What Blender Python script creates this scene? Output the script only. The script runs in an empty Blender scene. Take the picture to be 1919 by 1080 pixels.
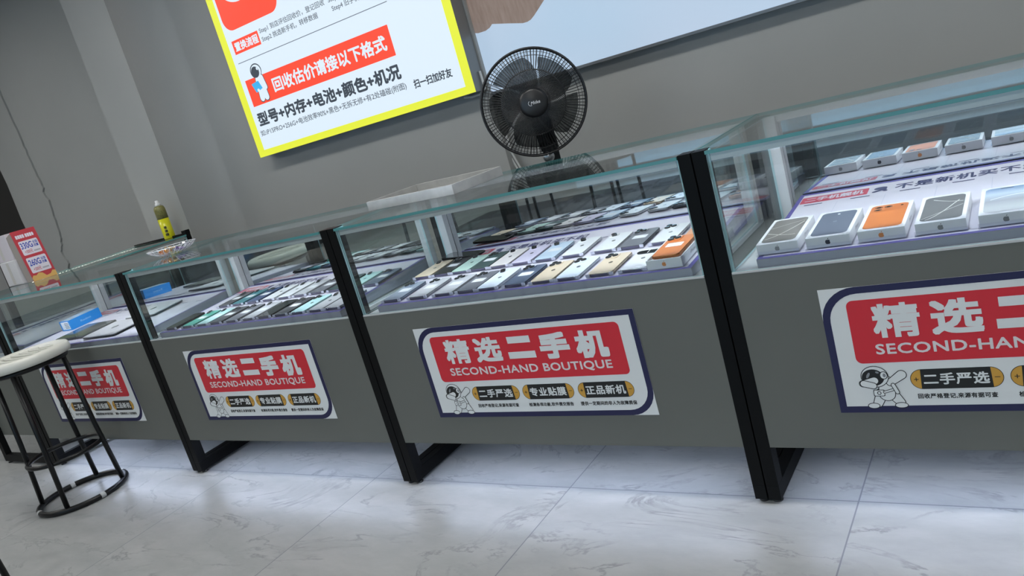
import bpy, bmesh, math, random
from mathutils import Vector, Matrix
random.seed(7)
PI = math.pi
SC = bpy.context.scene
COL = SC.collection

# ------------------------------------------------------------------ camera
yaw, pitch, roll = -0.6225, -0.2222, -0.2809
fw = Vector((math.sin(yaw)*math.cos(pitch), math.cos(yaw)*math.cos(pitch), math.sin(pitch)))
rt = Vector((math.cos(yaw), -math.sin(yaw), 0))
up = rt.cross(fw)
r2 = math.cos(roll)*rt + math.sin(roll)*up
u2 = -math.sin(roll)*rt + math.cos(roll)*up
cam_d = bpy.data.cameras.new('camera')
cam_d.sensor_width = 36; cam_d.sensor_fit = 'HORIZONTAL'
cam_d.lens = 1484.43/1919*36
cam_d.clip_start = 0.02; cam_d.clip_end = 60
cam = bpy.data.objects.new('camera', cam_d); COL.objects.link(cam)
M = Matrix.Identity(4)
for i in range(3):
    M[i][0], M[i][1], M[i][2] = r2[i], u2[i], -fw[i]
M[0][3], M[1][3], M[2][3] = 0.690, -1.7222, 1.1190
cam.matrix_world = M
SC.camera = cam

# ------------------------------------------------------------------ world, exposure
w = bpy.data.worlds.new('world'); SC.world = w; w.use_nodes = True
w.node_tree.nodes['Background'].inputs[0].default_value = (0.75, 0.85, 1, 1)
w.node_tree.nodes['Background'].inputs[1].default_value = 0.15
SC.view_settings.view_transform = 'Standard'
SC.view_settings.look = 'None'
SC.view_settings.exposure = 0.0
SC.view_settings.gamma = 1.0
SC.view_settings.use_curve_mapping = False
SC.cycles.max_bounces = 14
SC.cycles.diffuse_bounces = 5
SC.cycles.glossy_bounces = 8
SC.cycles.transmission_bounces = 8
SC.cycles.transparent_max_bounces = 40
SC.cycles.caustics_reflective = False
SC.cycles.caustics_refractive = False
SC.cycles.sample_clamp_indirect = 6

CEILING_PANEL = 22.0      # over the counters
REAR_PANEL = 36.0      # radiance of the ceiling panels
LED = 560.0                # radiance of the case diodes
TOE = 36.0                 # radiance of the strip under the counters
LB_WHITE, LB_BIG = 0.92, 0.57

# ------------------------------------------------------------------ materials
MATS = {}
def new_mat(name):
    m = bpy.data.materials.new(name); m.use_nodes = True
    nt = m.node_tree
    return m, nt, nt.nodes, nt.links
def mat(name, col, rough=0.5, metal=0.0, spec=0.5, coat=0.0, emit=0.0, noise=0.0, nscale=8.0, bump=0.0, bscale=60.0):
    if name in MATS: return MATS[name]
    m, nt, N, L = new_mat(name)
    b = N['Principled BSDF']
    c = (*col, 1)
    b.inputs['Base Color'].default_value = c
    b.inputs['Roughness'].default_value = rough
    b.inputs['Metallic'].default_value = metal
    b.inputs['Specular IOR Level'].default_value = spec
    b.inputs['Coat Weight'].default_value = coat
    b.inputs['Coat Roughness'].default_value = 0.05
    if emit:
        b.inputs['Emission Color'].default_value = c
        b.inputs['Emission Strength'].default_value = emit
    if noise or bump:
        tc = N.new('ShaderNodeTexCoord')
    if noise:
        nz = N.new('ShaderNodeTexNoise'); nz.inputs['Scale'].default_value = nscale; nz.inputs['Detail'].default_value = 5
        L.new(tc.outputs['Object'], nz.inputs['Vector'])
        mp = N.new('ShaderNodeMapRange'); mp.inputs[1].default_value = 0.3; mp.inputs[2].default_value = 0.7
        mp.inputs[3].default_value = 1-noise; mp.inputs[4].default_value = 1+noise
        L.new(nz.outputs['Fac'], mp.inputs[0])
        mx = N.new('ShaderNodeVectorMath'); mx.operation = 'SCALE'
        mx.inputs[0].default_value = col
        L.new(mp.outputs[0], mx.inputs['Scale'])
        L.new(mx.outputs[0], b.inputs['Base Color'])
    if bump:
        nb = N.new('ShaderNodeTexNoise'); nb.inputs['Scale'].default_value = bscale; nb.inputs['Detail'].default_value = 6
        L.new(tc.outputs['Object'], nb.inputs['Vector'])
        bp = N.new('ShaderNodeBump'); bp.inputs['Strength'].default_value = bump; bp.inputs['Distance'].default_value = 0.01
        L.new(nb.outputs['Fac'], bp.inputs['Height']); L.new(bp.outputs[0], b.inputs['Normal'])
    MATS[name] = m
    return m
def emis(name, col, strength, base=None):
    """a lit sheet: printed film over a light, glossy film on top"""
    if name in MATS: return MATS[name]
    m, nt, N, L = new_mat(name)
    b = N['Principled BSDF']
    b.inputs['Base Color'].default_value = (*(base or [c*0.25 for c in col]), 1)
    b.inputs['Roughness'].default_value = 0.4
    b.inputs['Emission Color'].default_value = (*col, 1)
    b.inputs['Emission Strength'].default_value = strength
    MATS[name] = m
    return m
def clear_mat(name, tint, ior=1.5, rough=0.0):
    """clear pane whose every face both lets light pass and mirrors by Fresnel"""
    m, nt, N, L = new_mat(name)
    N.remove(N['Principled BSDF'])
    out = N['Material Output']
    tr = N.new('ShaderNodeBsdfTransparent'); tr.inputs[0].default_value = (*tint, 1)
    gl = N.new('ShaderNodeBsdfGlossy'); gl.inputs['Roughness'].default_value = rough
    fr = N.new('ShaderNodeFresnel')
    ge = N.new('ShaderNodeNewGeometry')
    mr = N.new('ShaderNodeMapRange'); mr.inputs[3].default_value = ior; mr.inputs[4].default_value = 1/ior
    L.new(ge.outputs['Backfacing'], mr.inputs[0]); L.new(mr.outputs[0], fr.inputs['IOR'])
    mx = N.new('ShaderNodeMixShader')
    L.new(fr.outputs[0], mx.inputs[0]); L.new(tr.outputs[0], mx.inputs[1]); L.new(gl.outputs[0], mx.inputs[2])
    L.new(mx.outputs[0], out.inputs[0])
    MATS[name] = m
    return m
GLASS = clear_mat('clear_glass', (0.965, 0.985, 0.98))
ACRYL = clear_mat('clear_acrylic', (0.97, 0.97, 0.99), 1.49)
EDGE = mat('glass_edge', (0.10, 0.30, 0.30), 0.15, emit=0.0)
EDGEL = mat('glass_edge_pale', (0.42, 0.60, 0.62), 0.2)
def mirror_mat():
    m, nt, N, L = new_mat('mirror')
    b = N['Principled BSDF']
    b.inputs['Base Color'].default_value = (0.80, 0.82, 0.84, 1); b.inputs['Metallic'].default_value = 1; b.inputs['Roughness'].default_value = 0.015
    return m
MIRROR = mirror_mat()
BLACK = mat('black_powder_coat', (0.003, 0.0032, 0.0035), 0.5, spec=.15, bump=0.02, bscale=400)
BLKPL = mat('black_plastic', (0.008, 0.008, 0.009), 0.35)
PANEL = mat('grey_melamine', (0.134, 0.138, 0.122), 0.55, noise=0.04, nscale=3)
WHITE = mat('white_laminate', (0.70, 0.71, 0.72), 0.4)
ALU = mat('pale_aluminium', (0.55, 0.56, 0.56), 0.45, metal=0.0)
DIODE = emis('led_diode', (0.74, 0.83, 1.0), LED)
DIODEW = emis('led_diode_warm', (1.0, 0.95, 0.82), 40.0)
PAPER = mat('white_vinyl', (0.76, 0.775, 0.77), 0.45)
NAVY = mat('navy_vinyl', (0.013, 0.013, 0.066), 0.4)
RED = mat('red_vinyl', (0.66, 0.022, 0.038), 0.4)
INK = mat('black_vinyl', (0.008, 0.008, 0.008), 0.4)
PINKW = mat('pale_lettering', (0.76, 0.70, 0.70), 0.45)
AMBER = mat('amber_vinyl', (0.62, 0.33, 0.05), 0.4)

def wall_mat():
    m, nt, N, L = new_mat('painted_plaster')
    b = N['Principled BSDF']; b.inputs['Roughness'].default_value = 0.7
    tc = N.new('ShaderNodeTexCoord')
    nz = N.new('ShaderNodeTexNoise'); nz.inputs['Scale'].default_value = 1.1; nz.inputs['Detail'].default_value = 6
    L.new(tc.outputs['Object'], nz.inputs['Vector'])
    cr = N.new('ShaderNodeValToRGB')
    cr.color_ramp.elements[0].position = 0.3; cr.color_ramp.elements[0].color = (0.325, 0.335, 0.325, 1)
    cr.color_ramp.elements[1].position = 0.7; cr.color_ramp.elements[1].color = (0.365, 0.372, 0.362, 1)
    L.new(nz.outputs['Fac'], cr.inputs[0]); L.new(cr.outputs[0], b.inputs['Base Color'])
    nb = N.new('ShaderNodeTexNoise'); nb.inputs['Scale'].default_value = 14; nb.inputs['Detail'].default_value = 8
    L.new(tc.outputs['Object'], nb.inputs['Vector'])
    bp = N.new('ShaderNodeBump'); bp.inputs['Strength'].default_value = 0.12; bp.inputs['Distance'].default_value = 0.01
    L.new(nb.outputs['Fac'], bp.inputs['Height']); L.new(bp.outputs[0], b.inputs['Normal'])
    return m
WALL = wall_mat()

def floor_mat():
    m, nt, N, L = new_mat('marble_tile')
    b = N['Principled BSDF']
    tc = N.new('ShaderNodeTexCoord')
    P = tc.outputs['Object']
    def math_(op, a, bb=None):
        n = N.new('ShaderNodeMath'); n.operation = op
        for i, v in enumerate((a, bb)):
            if v is None: continue
            if isinstance(v, (int, float)): n.inputs[i].default_value = v
            else: L.new(v, n.inputs[i])
        return n.outputs[0]
    sx = N.new('ShaderNodeSeparateXYZ'); L.new(P, sx.inputs[0])
    T = 0.803
    tx = math_('DIVIDE', math_('SUBTRACT', sx.outputs[0], 0.238), T)
    ty = math_('DIVIDE', math_('SUBTRACT', sx.outputs[1], 0.030), T)
    def dist(t):
        f = math_('FRACT', t)
        return math_('MINIMUM', f, math_('SUBTRACT', 1.0, f))
    d = math_('MINIMUM', dist(tx), dist(ty))
    grout = math_('LESS_THAN', d, 0.0022)
    # each tile gets its own slice of the stone
    cx = N.new('ShaderNodeCombineXYZ')
    L.new(math_('MULTIPLY', math_('FLOOR', tx), 3.7), cx.inputs[0]); L.new(math_('MULTIPLY', math_('FLOOR', ty), 5.3), cx.inputs[1])
    ad = N.new('ShaderNodeVectorMath'); ad.operation = 'ADD'; L.new(P, ad.inputs[0]); L.new(cx.outputs[0], ad.inputs[1])
    mp = N.new('ShaderNodeMapping'); mp.inputs['Rotation'].default_value = (0, 0, 0.75); mp.inputs['Scale'].default_value = (1.0, 2.4, 1)
    L.new(ad.outputs[0], mp.inputs[0])
    n1 = N.new('ShaderNodeTexNoise'); n1.inputs['Scale'].default_value = 2.0; n1.inputs['Detail'].default_value = 9; n1.inputs['Distortion'].default_value = 0.9; n1.inputs['Roughness'].default_value = 0.6
    L.new(mp.outputs[0], n1.inputs['Vector'])
    vein = math_('ABSOLUTE', math_('SUBTRACT', n1.outputs['Fac'], 0.5))
    n2 = N.new('ShaderNodeTexNoise'); n2.inputs['Scale'].default_value = 4.5; n2.inputs['Detail'].default_value = 8; n2.inputs['Roughness'].default_value = 0.65
    L.new(mp.outputs[0], n2.inputs['Vector'])
    mr = N.new('ShaderNodeMapRange'); mr.inputs[1].default_value = 0.0; mr.inputs[2].default_value = 0.022; mr.inputs[3].default_value = 1.0; mr.inputs[4].default_value = 0.0
    L.new(vein, mr.inputs[0])
    mask = N.new('ShaderNodeMapRange'); mask.inputs[1].default_value = 0.42; mask.inputs[2].default_value = 0.62
    L.new(n2.outputs['Fac'], mask.inputs[0])
    vv = math_('MULTIPLY', mr.outputs[0], mask.outputs[0])
    cr = N.new('ShaderNodeValToRGB')
    cr.color_ramp.elements[0].position = 0.32; cr.color_ramp.elements[0].color = (0.295, 0.306, 0.304, 1)
    cr.color_ramp.elements[1].position = 0.68; cr.color_ramp.elements[1].color = (0.375, 0.382, 0.381, 1)
    L.new(n2.outputs['Fac'], cr.inputs[0])
    mx = N.new('ShaderNodeMix'); mx.data_type = 'RGBA'
    L.new(math_('MULTIPLY', vv, 0.85), mx.inputs['Factor']); L.new(cr.outputs[0], mx.inputs['A']); mx.inputs['B'].default_value = (0.17, 0.176, 0.181, 1)
    mg = N.new('ShaderNodeMix'); mg.data_type = 'RGBA'
    L.new(grout, mg.inputs['Factor']); L.new(mx.outputs['Result'], mg.inputs['A']); mg.inputs['B'].default_value = (0.16, 0.17, 0.19, 1)
    L.new(mg.outputs['Result'], b.inputs['Base Color'])
    b.inputs['Roughness'].default_value = 0.33
    b.inputs['Specular IOR Level'].default_value = 0.6
    return m
FLOOR = floor_mat()

# ------------------------------------------------------------------ mesh helpers
def box(bm, x0, x1, y0, y1, z0, z1, mi=0, bev=0.0):
    vs = [bm.verts.new(p) for p in ((x0,y0,z0),(x1,y0,z0),(x1,y1,z0),(x0,y1,z0),(x0,y0,z1),(x1,y0,z1),(x1,y1,z1),(x0,y1,z1))]
    fs = []
    for q in ((0,3,2,1),(4,5,6,7),(0,1,5,4),(1,2,6,5),(2,3,7,6),(3,0,4,7)):
        f = bm.faces.new([vs[i] for i in q]); f.material_index = mi; fs.append(f)
    if bev:
        es = list({e for f in fs for e in f.edges})
        r = bmesh.ops.bevel(bm, geom=es, offset=bev, segments=2, profile=0.7, affect='EDGES')
        for f in r['faces']: f.material_index = mi
    return fs
def prism(bm, pts, z0, z1, mi=0, side_mi=None, bev=0.0):
    """closed 2D outline (counter-clockwise) raised from z0 to z1"""
    a = [bm.verts.new((x, y, z0)) for x, y in pts]
    n = len(pts)
    if bev:
        cx = sum(p[0] for p in pts)/n; cy = sum(p[1] for p in pts)/n
        def ins(p, d):
            v = Vector((p[0]-cx, p[1]-cy)); l = v.length
            return (cx+v.x*(l-d)/l, cy+v.y*(l-d)/l)
        rings = [[bm.verts.new((*ins(p, bev), z0)) for p in pts]]
        for v in a: v.co.z = z0+bev
        rings.append(a)
        rings.append([bm.verts.new((x, y, z1-bev)) for x, y in pts])
        rings.append([bm.verts.new((*ins(p, bev), z1)) for p in pts])
    else:
        rings = [a, [bm.verts.new((x, y, z1)) for x, y in pts]]
    for A, B in zip(rings, rings[1:]):
        for i in range(n):
            f = bm.faces.new((A[i], A[(i+1) % n], B[(i+1) % n], B[i])); f.material_index = mi if side_mi is None else side_mi
            f.smooth = bool(bev)
    f = bm.faces.new(rings[-1]); f.material_index = mi
    f = bm.faces.new(rings[0][::-1]); f.material_index = mi
def flat(bm, pts, z=0.0, mi=0):
    f = bm.faces.new([bm.verts.new((x, y, z)) for x, y in pts]); f.material_index = mi
    f.normal_update()
    if f.normal.z < 0: f.normal_flip()
    return f
def rrect(x0, x1, y0, y1, r, n=6, corners='1111'):
    """rounded rectangle; corners in order BL BR TR TL"""
    out = []
    for (cx, cy, a0, on) in ((x0, y0, PI, corners[0]), (x1, y0, 1.5*PI, corners[1]), (x1, y1, 0, corners[2]), (x0, y1, 0.5*PI, corners[3])):
        if on == '0' or r <= 0: out.append((cx, cy)); continue
        ox = cx + (r if cx == x0 else -r); oy = cy + (r if cy == y0 else -r)
        for i in range(n+1):
            a = a0 + 0.5*PI*i/n
            out.append((ox+r*math.cos(a), oy+r*math.sin(a)))
    return out
def ell(cx, cy, rx, ry, n=28, rot=0.0):
    c, s = math.cos(rot), math.sin(rot)
    return [(cx+rx*math.cos(t)*c-ry*math.sin(t)*s, cy+rx*math.cos(t)*s+ry*math.sin(t)*c) for t in [2*PI*i/n for i in range(n)]]
def capsule(x0, y0, x1, y1, r0, r1=None, n=10):
    r1 = r1 or r0
    a = math.atan2(y1-y0, x1-x0)
    return [(x0+r0*math.cos(a+PI/2+PI*i/n), y0+r0*math.sin(a+PI/2+PI*i/n)) for i in range(n+1)] + \
           [(x1+r1*math.cos(a-PI/2+PI*i/n), y1+r1*math.sin(a-PI/2+PI*i/n)) for i in range(n+1)]
def lathe(bm, prof, n=32, mi=0, c=(0, 0, 0), closed=False):
    rings = []
    for r, z in prof:
        if r < 1e-6: rings.append([bm.verts.new((c[0], c[1], c[2]+z))])
        else: rings.append([bm.verts.new((c[0]+r*math.cos(2*PI*i/n), c[1]+r*math.sin(2*PI*i/n), c[2]+z)) for i in range(n)])
    pairs = list(zip(rings, rings[1:]))
    if closed: pairs.append((rings[-1], rings[0]))
    for A, B in pairs:
        for i in range(n):
            j = (i+1) % n
            q = [A[i % len(A)], A[j % len(A)], B[j % len(B)], B[i % len(B)]]
            q = [v for k, v in enumerate(q) if v not in q[:k]]
            if len(q) > 2:
                f = bm.faces.new(q); f.material_index = mi; f.smooth = True
def tube(bm, pts, r, n=8, mi=0, closed=False, caps=True):
    pts = [Vector(p) for p in pts]; m = len(pts)
    rings = []; prev = None
    for i, p in enumerate(pts):
        if closed: t = pts[(i+1) % m]-pts[i-1]
        else: t = pts[min(i+1, m-1)]-pts[max(i-1, 0)]
        t.normalize()
        if prev is None: a = t.orthogonal().normalized()
        else: a = (prev-t*prev.dot(t)).normalized()
        prev = a; b = t.cross(a)
        rr = r[i] if isinstance(r, (list, tuple)) else r
        rings.append([bm.verts.new(p+rr*(math.cos(2*PI*k/n)*a+math.sin(2*PI*k/n)*b)) for k in range(n)])
    prs = list(zip(rings, rings[1:]))
    if closed: prs.append((rings[-1], rings[0]))
    for A, B in prs:
        off = 0
        if closed and A is rings[-1]:
            off = min(range(n), key=lambda o: (A[0].co-B[o].co).length)
        for k in range(n):
            f = bm.faces.new((A[k], A[(k+1) % n], B[(k+1+off) % n], B[(k+off) % n])); f.smooth = True; f.material_index = mi
    if caps and not closed:
        f = bm.faces.new(rings[0][::-1]); f.material_index = mi
        f = bm.faces.new(rings[-1]); f.material_index = mi
def ob(name, bm, mats, parent=None, loc=(0, 0, 0), rot=(0, 0, 0), label=None, cat=None, group=None, kind=None, fix=True):
    if fix: bmesh.ops.recalc_face_normals(bm, faces=bm.faces)
    me = bpy.data.meshes.new(name); bm.to_mesh(me); bm.free()
    for m in (mats if isinstance(mats, (list, tuple)) else [mats]): me.materials.append(m)
    o = bpy.data.objects.new(name, me); COL.objects.link(o)
    o.location = loc; o.rotation_euler = rot
    if parent: o.parent = parent
    tag(o, label, cat, group, kind)
    return o
def tag(o, label=None, cat=None, group=None, kind=None):
    if label: o['label'] = label
    if cat: o['category'] = cat
    if group: o['group'] = group
    if kind: o['kind'] = kind
    return o
def root(name, label, cat, loc=(0, 0, 0), rot=(0, 0, 0), group=None):
    o = bpy.data.objects.new(name, None); COL.objects.link(o)
    o.location = loc; o.rotation_euler = rot
    return tag(o, label, cat, group)
def copy_tree(o, parent=None):
    c = o.copy(); COL.objects.link(c)
    if parent: c.parent = parent
    for ch in list(o.children): copy_tree(ch, c)
    return c
BM = bmesh.new

_tcache = {}
def text_data(body, offset=0.0, space=1.0):
    k = (body, offset, space)
    if k in _tcache: return _tcache[k]
    c = bpy.data.curves.new('lettering', 'FONT'); c.body = body; c.size = 1.0; c.offset = offset; c.resolution_u = 3; c.space_character = space
    o = bpy.data.objects.new('lettering', c); COL.objects.link(o)
    bpy.context.view_layer.update()
    me = bpy.data.meshes.new_from_object(o.evaluated_get(bpy.context.evaluated_depsgraph_get()))
    vs = [tuple(v.co) for v in me.vertices]; fs = [tuple(p.vertices) for p in me.polygons]
    bpy.data.objects.remove(o); bpy.data.curves.remove(c); bpy.data.meshes.remove(me)
    xs = [v[0] for v in vs]; ys = [v[1] for v in vs]
    _tcache[k] = (vs, fs, min(xs), max(xs), min(ys), max(ys))
    return _tcache[k]
def text(bm, body, x0, x1, y0, y1, z=0.0, mi=0, bold=0.0, space=1.0, shear=0.0, square=False):
    """string fitted to the given rectangle; bold thickens the strokes by that share of the height"""
    vs, fs, a, b, c, d = text_data(body, 0.0, space)
    t = bold*(y1-y0); x0 += t; x1 -= t; y0 += t; y1 -= t
    shifts = [(0, 0)]
    if bold: shifts = [(t*math.cos(q), t*math.sin(q)) for q in [2*PI*i/8 for i in range(8)]] + [(0, 0)]
    if square: shifts = [(t*i/2, t*j/2) for i in (-2, -1, 0, 1, 2) for j in (-2, -1, 0, 1, 2) if abs(i) == 2 or abs(j) == 2 or (i == 0 and j == 0)]
    for k, (dx, dy) in enumerate(shifts):
        nv = []
        for x, y, _ in vs:
            v = (y-c)/(d-c)
            nv.append(bm.verts.new((x0+dx+(x-a)/(b-a)*(x1-x0)+shear*v*(y1-y0), y0+dy+v*(y1-y0), z+k*.000012)))
        for f in fs:
            try:
                q = bm.faces.new([nv[i] for i in f]); q.material_index = mi
                q.normal_update()
                if q.normal.z < 0: q.normal_flip()
            except ValueError: pass
UPR = (PI/2, 0, 0)       # a sheet drawn in XY stood upright, facing the customers

# ------------------------------------------------------------------ the room
def quad_box(name, x0, x1, y0, y1, z0, z1, m, kind='structure', **k):
    bm = BM(); box(bm, x0, x1, y0, y1, z0, z1); return ob(name, bm, m, kind=kind, **k)
XL, XR, YF, YB, ZC = -7.6, 3.2, -5.2, 1.6, 2.9
quad_box('floor', XL, XR, YF, YB+0.3, -0.05, 0.0, FLOOR)
CEIL = mat('ceiling_paint', (0.55, 0.56, 0.56), 0.8)
quad_box('ceiling', XL, XR, YF, YB+0.3, ZC, ZC+0.05, CEIL)
quad_box('wall_back', -6.3, -1.50, YB, YB+0.3, 0, ZC, WALL)
quad_box('wall_back_recess', -1.50, XR, YB+0.08, YB+0.3, 0, ZC, WALL)
quad_box('wall_right', XR, XR+0.05, YF, YB+0.3, 0, ZC, WALL)
quad_box('wall_front', XL, XR, YF-0.05, YF, 0, ZC, mat('far_wall_paint', (0.13, 0.135, 0.135), 0.8))
quad_box('wall_left', XL-0.05, XL, YF, YB+0.3, 0, ZC, mat('left_wall_paint', (0.60, 0.60, 0.59), 0.8))
quad_box('mirror_dark_panel', XL, XL+.03, YF, YB, 0, .46, mat('added_dark_panel', (.035, .037, .042), .5))  # unseen dark panel, added low on the wall to darken the case mirrors
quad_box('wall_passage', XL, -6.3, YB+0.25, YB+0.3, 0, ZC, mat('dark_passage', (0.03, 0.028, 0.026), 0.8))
# glazed shop front behind the camera: daylight blue outside
DAY = emis('daylight_pane', (0.42, 0.72, 1.0), 1.35)
bm = BM(); box(bm, -3.2, 1.6, YF+.004, YF+.010, .13, 2.2); win = ob('window_1', bm, DAY, kind='structure')
bm = BM()
for i in range(2): box(bm, -3.22+4.8*i, -3.17+4.8*i, YF+.001, YF+.05, .0, 2.25)
box(bm, -3.22, 1.63, YF+.001, YF+.05, .0, .13); box(bm, -3.22, 1.63, YF+.001, YF+.05, 2.2, 2.25)
ob('window_frame', bm, mat('dark_frame', (.03, .03, .03), .4), win)
# pillar with a plaster fillet running into the back wall
bm = BM()
pts = [(-4.16, YB), (-4.16, 1.30)]
pts += [(-3.575-.160*math.cos(t), 1.30+.30*math.sin(t)) for t in [PI/2*i/30 for i in range(31)]]
prism(bm, pts, 0, ZC)
ob('wall_pillar', bm, WALL, kind='structure')
# chipped plaster sheet left of the pillar
bm = BM()
edge = [(-5.88, 0.0), (-5.87, 0.55), (-5.93, 0.78), (-5.86, 0.86), (-5.90, 0.97), (-5.85, 1.02), (-5.80, 1.12), (-5.79, 1.25), (-5.765, 1.38), (-5.80, 1.45), (-5.77, 1.48), (-5.785, 1.58), (-5.80, 1.72), (-5.80, 1.86), (-5.82, 2.2), (-5.81, ZC)]
def jag(e):
    out = []
    for (x0, y0), (x1, y1) in zip(e, e[1:]):
        for i in range(4):
            t = i/4; out.append((x0+(x1-x0)*t+random.uniform(-.006, .006), y0+(y1-y0)*t))
    return out+[e[-1]]
left = [(-6.30, ZC), (-6.30, 1.8), (-6.28, 1.6), (-6.29, 1.3), (-6.27, 1.1), (-6.28, 0)]
prism(bm, jag(edge)+left, 0.0, 0.014)
ob('trim_plaster', bm, WALL, rot=UPR, loc=(0, YB, 0), kind='structure')

# ------------------------------------------------------------------ ceiling panels (the shop's lamps, plus one added at far left)
PANEL_EMIT = emis('ceiling_diffuser', (1.0, 0.985, 0.95), CEILING_PANEL)
REAR_EMIT = emis('ceiling_diffuser_rear', (1.0, 0.985, 0.95), REAR_PANEL)
def ceiling_panel(x, y, label):
    t = root('ceiling_light', label, 'ceiling light', (x, y, ZC), group='ceiling panel lights')
    bm = BM()
    for a in ((-.62, .62, -.17, -.15), (-.62, .62, .15, .17), (-.62, -.60, -.15, .15), (.60, .62, -.15, .15)): box(bm, a[0], a[1], a[2], a[3], -.03, -.001)
    ob('frame', bm, WHITE, t)
    bm = BM(); box(bm, -.60, .60, -.15, .15, -.022, -.012)
    ob('diffuser', bm, PANEL_EMIT if y > -1 else REAR_EMIT, t)
for x, y, s in ((-5.6, -0.30, 'far left, added to brighten the left wall'), (-2.7, -0.20, 'second from left, over the counters'), (-0.3, -0.20, 'third from left, over the counters'), (2.0, -0.20, 'right end, over the counters'),  # the far left panel is added to brighten the left wall and pillar
                (-5.0, -3.3, 'left end, rear row'), (-1.9, -3.3, 'middle, rear row'), (1.2, -3.3, 'right end, rear row')):
    ceiling_panel(x, y, 'long white ceiling panel light, ' + s)

# ------------------------------------------------------------------ sticker artwork (drawn in metres on a 0.745 x 0.298 sheet)
SW, SH = 0.745, 0.298
def band(bm, x0, x1, y0, y1, r, t, z, mi=0):
    o = rrect(x0, x1, y0, y1, r, 8, '0101'); i = rrect(x0+t, x1-t, y0+t, y1-t, r-t*0.8, 8, '0101')
    vo = [bm.verts.new((*p, z)) for p in o]; vi = [bm.verts.new((*p, z)) for p in i]
    n = len(vo)
    for k in range(n):
        f = bm.faces.new((vo[k], vo[(k+1) % n], vi[(k+1) % n], vi[k])); f.material_index = mi
def astronaut(bm, ox, oy, s):
    """plain cartoon spaceman in black line and white fill; 0 white, 1 black, 2 grey"""
    z = [0.0]
    def put(pts, mi):
        z[0] += 0.00004
        flat(bm, [(ox+x*s, oy+y*s) for x, y in pts], z[0], mi)
    def lined(f, *a, d=0.0018):
        b = list(a)
        if f is ell: b2 = [a[0], a[1], a[2]+d, a[3]+d] + list(a[4:])
        else: b2 = list(a[:4]) + [v+d for v in a[4:6]]
        put(f(*b2), 1); put(f(*b), 0)
    lined(capsule, .046, .040, .034, .014, .012, .0095); lined(ell, .0235, .0075, .012, .0062)       # left leg, boot
    lined(capsule, .070, .036, .083, .016, .012, .0095); lined(ell, .084, .0080, .013, .0060)        # right leg, boot
    lined(capsule, .060, .066, .057, .038, .0165, .017)                                             # trunk
    lined(capsule, .068, .067, .094, .086, .0078, .0100)                                           # raised arm
    lined(ell, .036, .083, .0290, .0260)                                                            # helmet
    put(ell(.032, .081, .0245, .0215), 1); put(ell(.032, .0825, .0205, .0175), 1)
    put(ell(.022, .087, .003, .008, 16, -.5), 2); put(ell(.043, .094, .004, .0025, 14, -.4), 2)
    lined(ell, .056, .086, .0070, .0085); put(ell(.0575, .086, .0035, .005), 2)                     # ear cup
    lined(capsule, .008, .066, .034, .073, .0075, .0085); lined(capsule, .010, .066, .030, .060, .0075, .0070)   # bent arm over the face
    put(rrect(.0275, .0525, .0325, .0495, .003), 1); put(rrect(.029, .051, .034, .048, .003), 0)    # chest pack
    put(ell(.040, .041, .0048, .0048), 1); put(ell(.040, .041, .0030, .0030), 0)
    put(capsule(.052, .043, .072, .049, .0035), 1); put(capsule(.052, .043, .072, .049, .0020), 0)
    put(capsule(.073, .061, .080, .042, .0052), 1); put(capsule(.073, .061, .080, .042, .0035), 0)
def make_sticker(parent, x, z):
    bm = BM(); box(bm, 0, SW, 0, SH, -.0006, 0)
    st = ob('shop_sticker', bm, PAPER, parent, (x, -0.0008, z), UPR)
    st['label'] = 'white shop sticker with navy border and red heading'
    bm = BM(); band(bm, 0, SW, 0, SH, 0.075, 0.0155, 0.0003)
    ob('border', bm, NAVY, st)
    bm = BM(); flat(bm, rrect(.053, .694, .119, .267, .014), 0.0003)
    ob('red_heading', bm, RED, st)
    bm = BM()
    for ch, a, b, c, d, bo in (('精', .100, .193, .177, .255, .032), ('选', .212, .306, .177, .254, .040), ('二', .328, .420, .182, .249, .105), ('手', .438, .534, .175, .252, .062), ('机', .553, .650, .171, .251, .052)):
        text(bm, ch, a, b, c, d, 0.0006, 0, bo, square=True)
    ob('chinese_lettering', bm, PAPER, st)
    bm = BM(); text(bm, 'SECOND-HAND BOUTIQUE', .097, .648, .1345, .1635, 0.0006, 0, 0.03, 1.06)
    ob('english_lettering', bm, PINKW, st)
    bm = BM(); astronaut(bm, .051, .0095, 0.93)
    for v in bm.verts: v.co.z += 0.0005
    ob('astronaut', bm, [PAPER, INK, mat('grey_vinyl', (.25, .26, .28), .4)], st, fix=False)
    for x0, x1, s in ((.1555, .3255, '二手严选'), (.339, .5078, '专业贴膜'), (.5233, .6912, '正品新机')):
        bm = BM()
        flat(bm, rrect(x0-.0012, x1+.0012, .0538, .1002, .0232, 10), 0.0002, 1)
        flat(bm, rrect(x0, x1, .055, .099, .022, 10), 0.0003, 0)
        flat(bm, [(x0+.0185, .0545), (x1-.0185, .0545), (x1-.0205, .0995), (x0+.0205, .0995)], 0.0005, 1)
        text(bm, s, x0+.024, x1-.024, .0635, .0905, 0.0008, 2, 0.03, 1.08)
        text(bm, '+', x0+.006, x0+.015, .0725, .0815, 0.0006, 1)
        flat(bm, rrect(x1-.015, x1-.005, .0765, .0778, 0), 0.0006, 1)
        ob('badge', bm, [AMBER, INK, PAPER], st)
    bm = BM()
    for s, a, b in (('回收严格登记,来源有据可查', .164, .312), ('检测各项功能,软件提交报告', .3485, .497), ('提供一定期间的非人为故障质保', .520, .691)):
        text(bm, s, a, b, .0312, .0435, 0.0005, 0, 0.03, 1.1)
    ob('caption_lettering', bm, INK, st)
    return st

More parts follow.
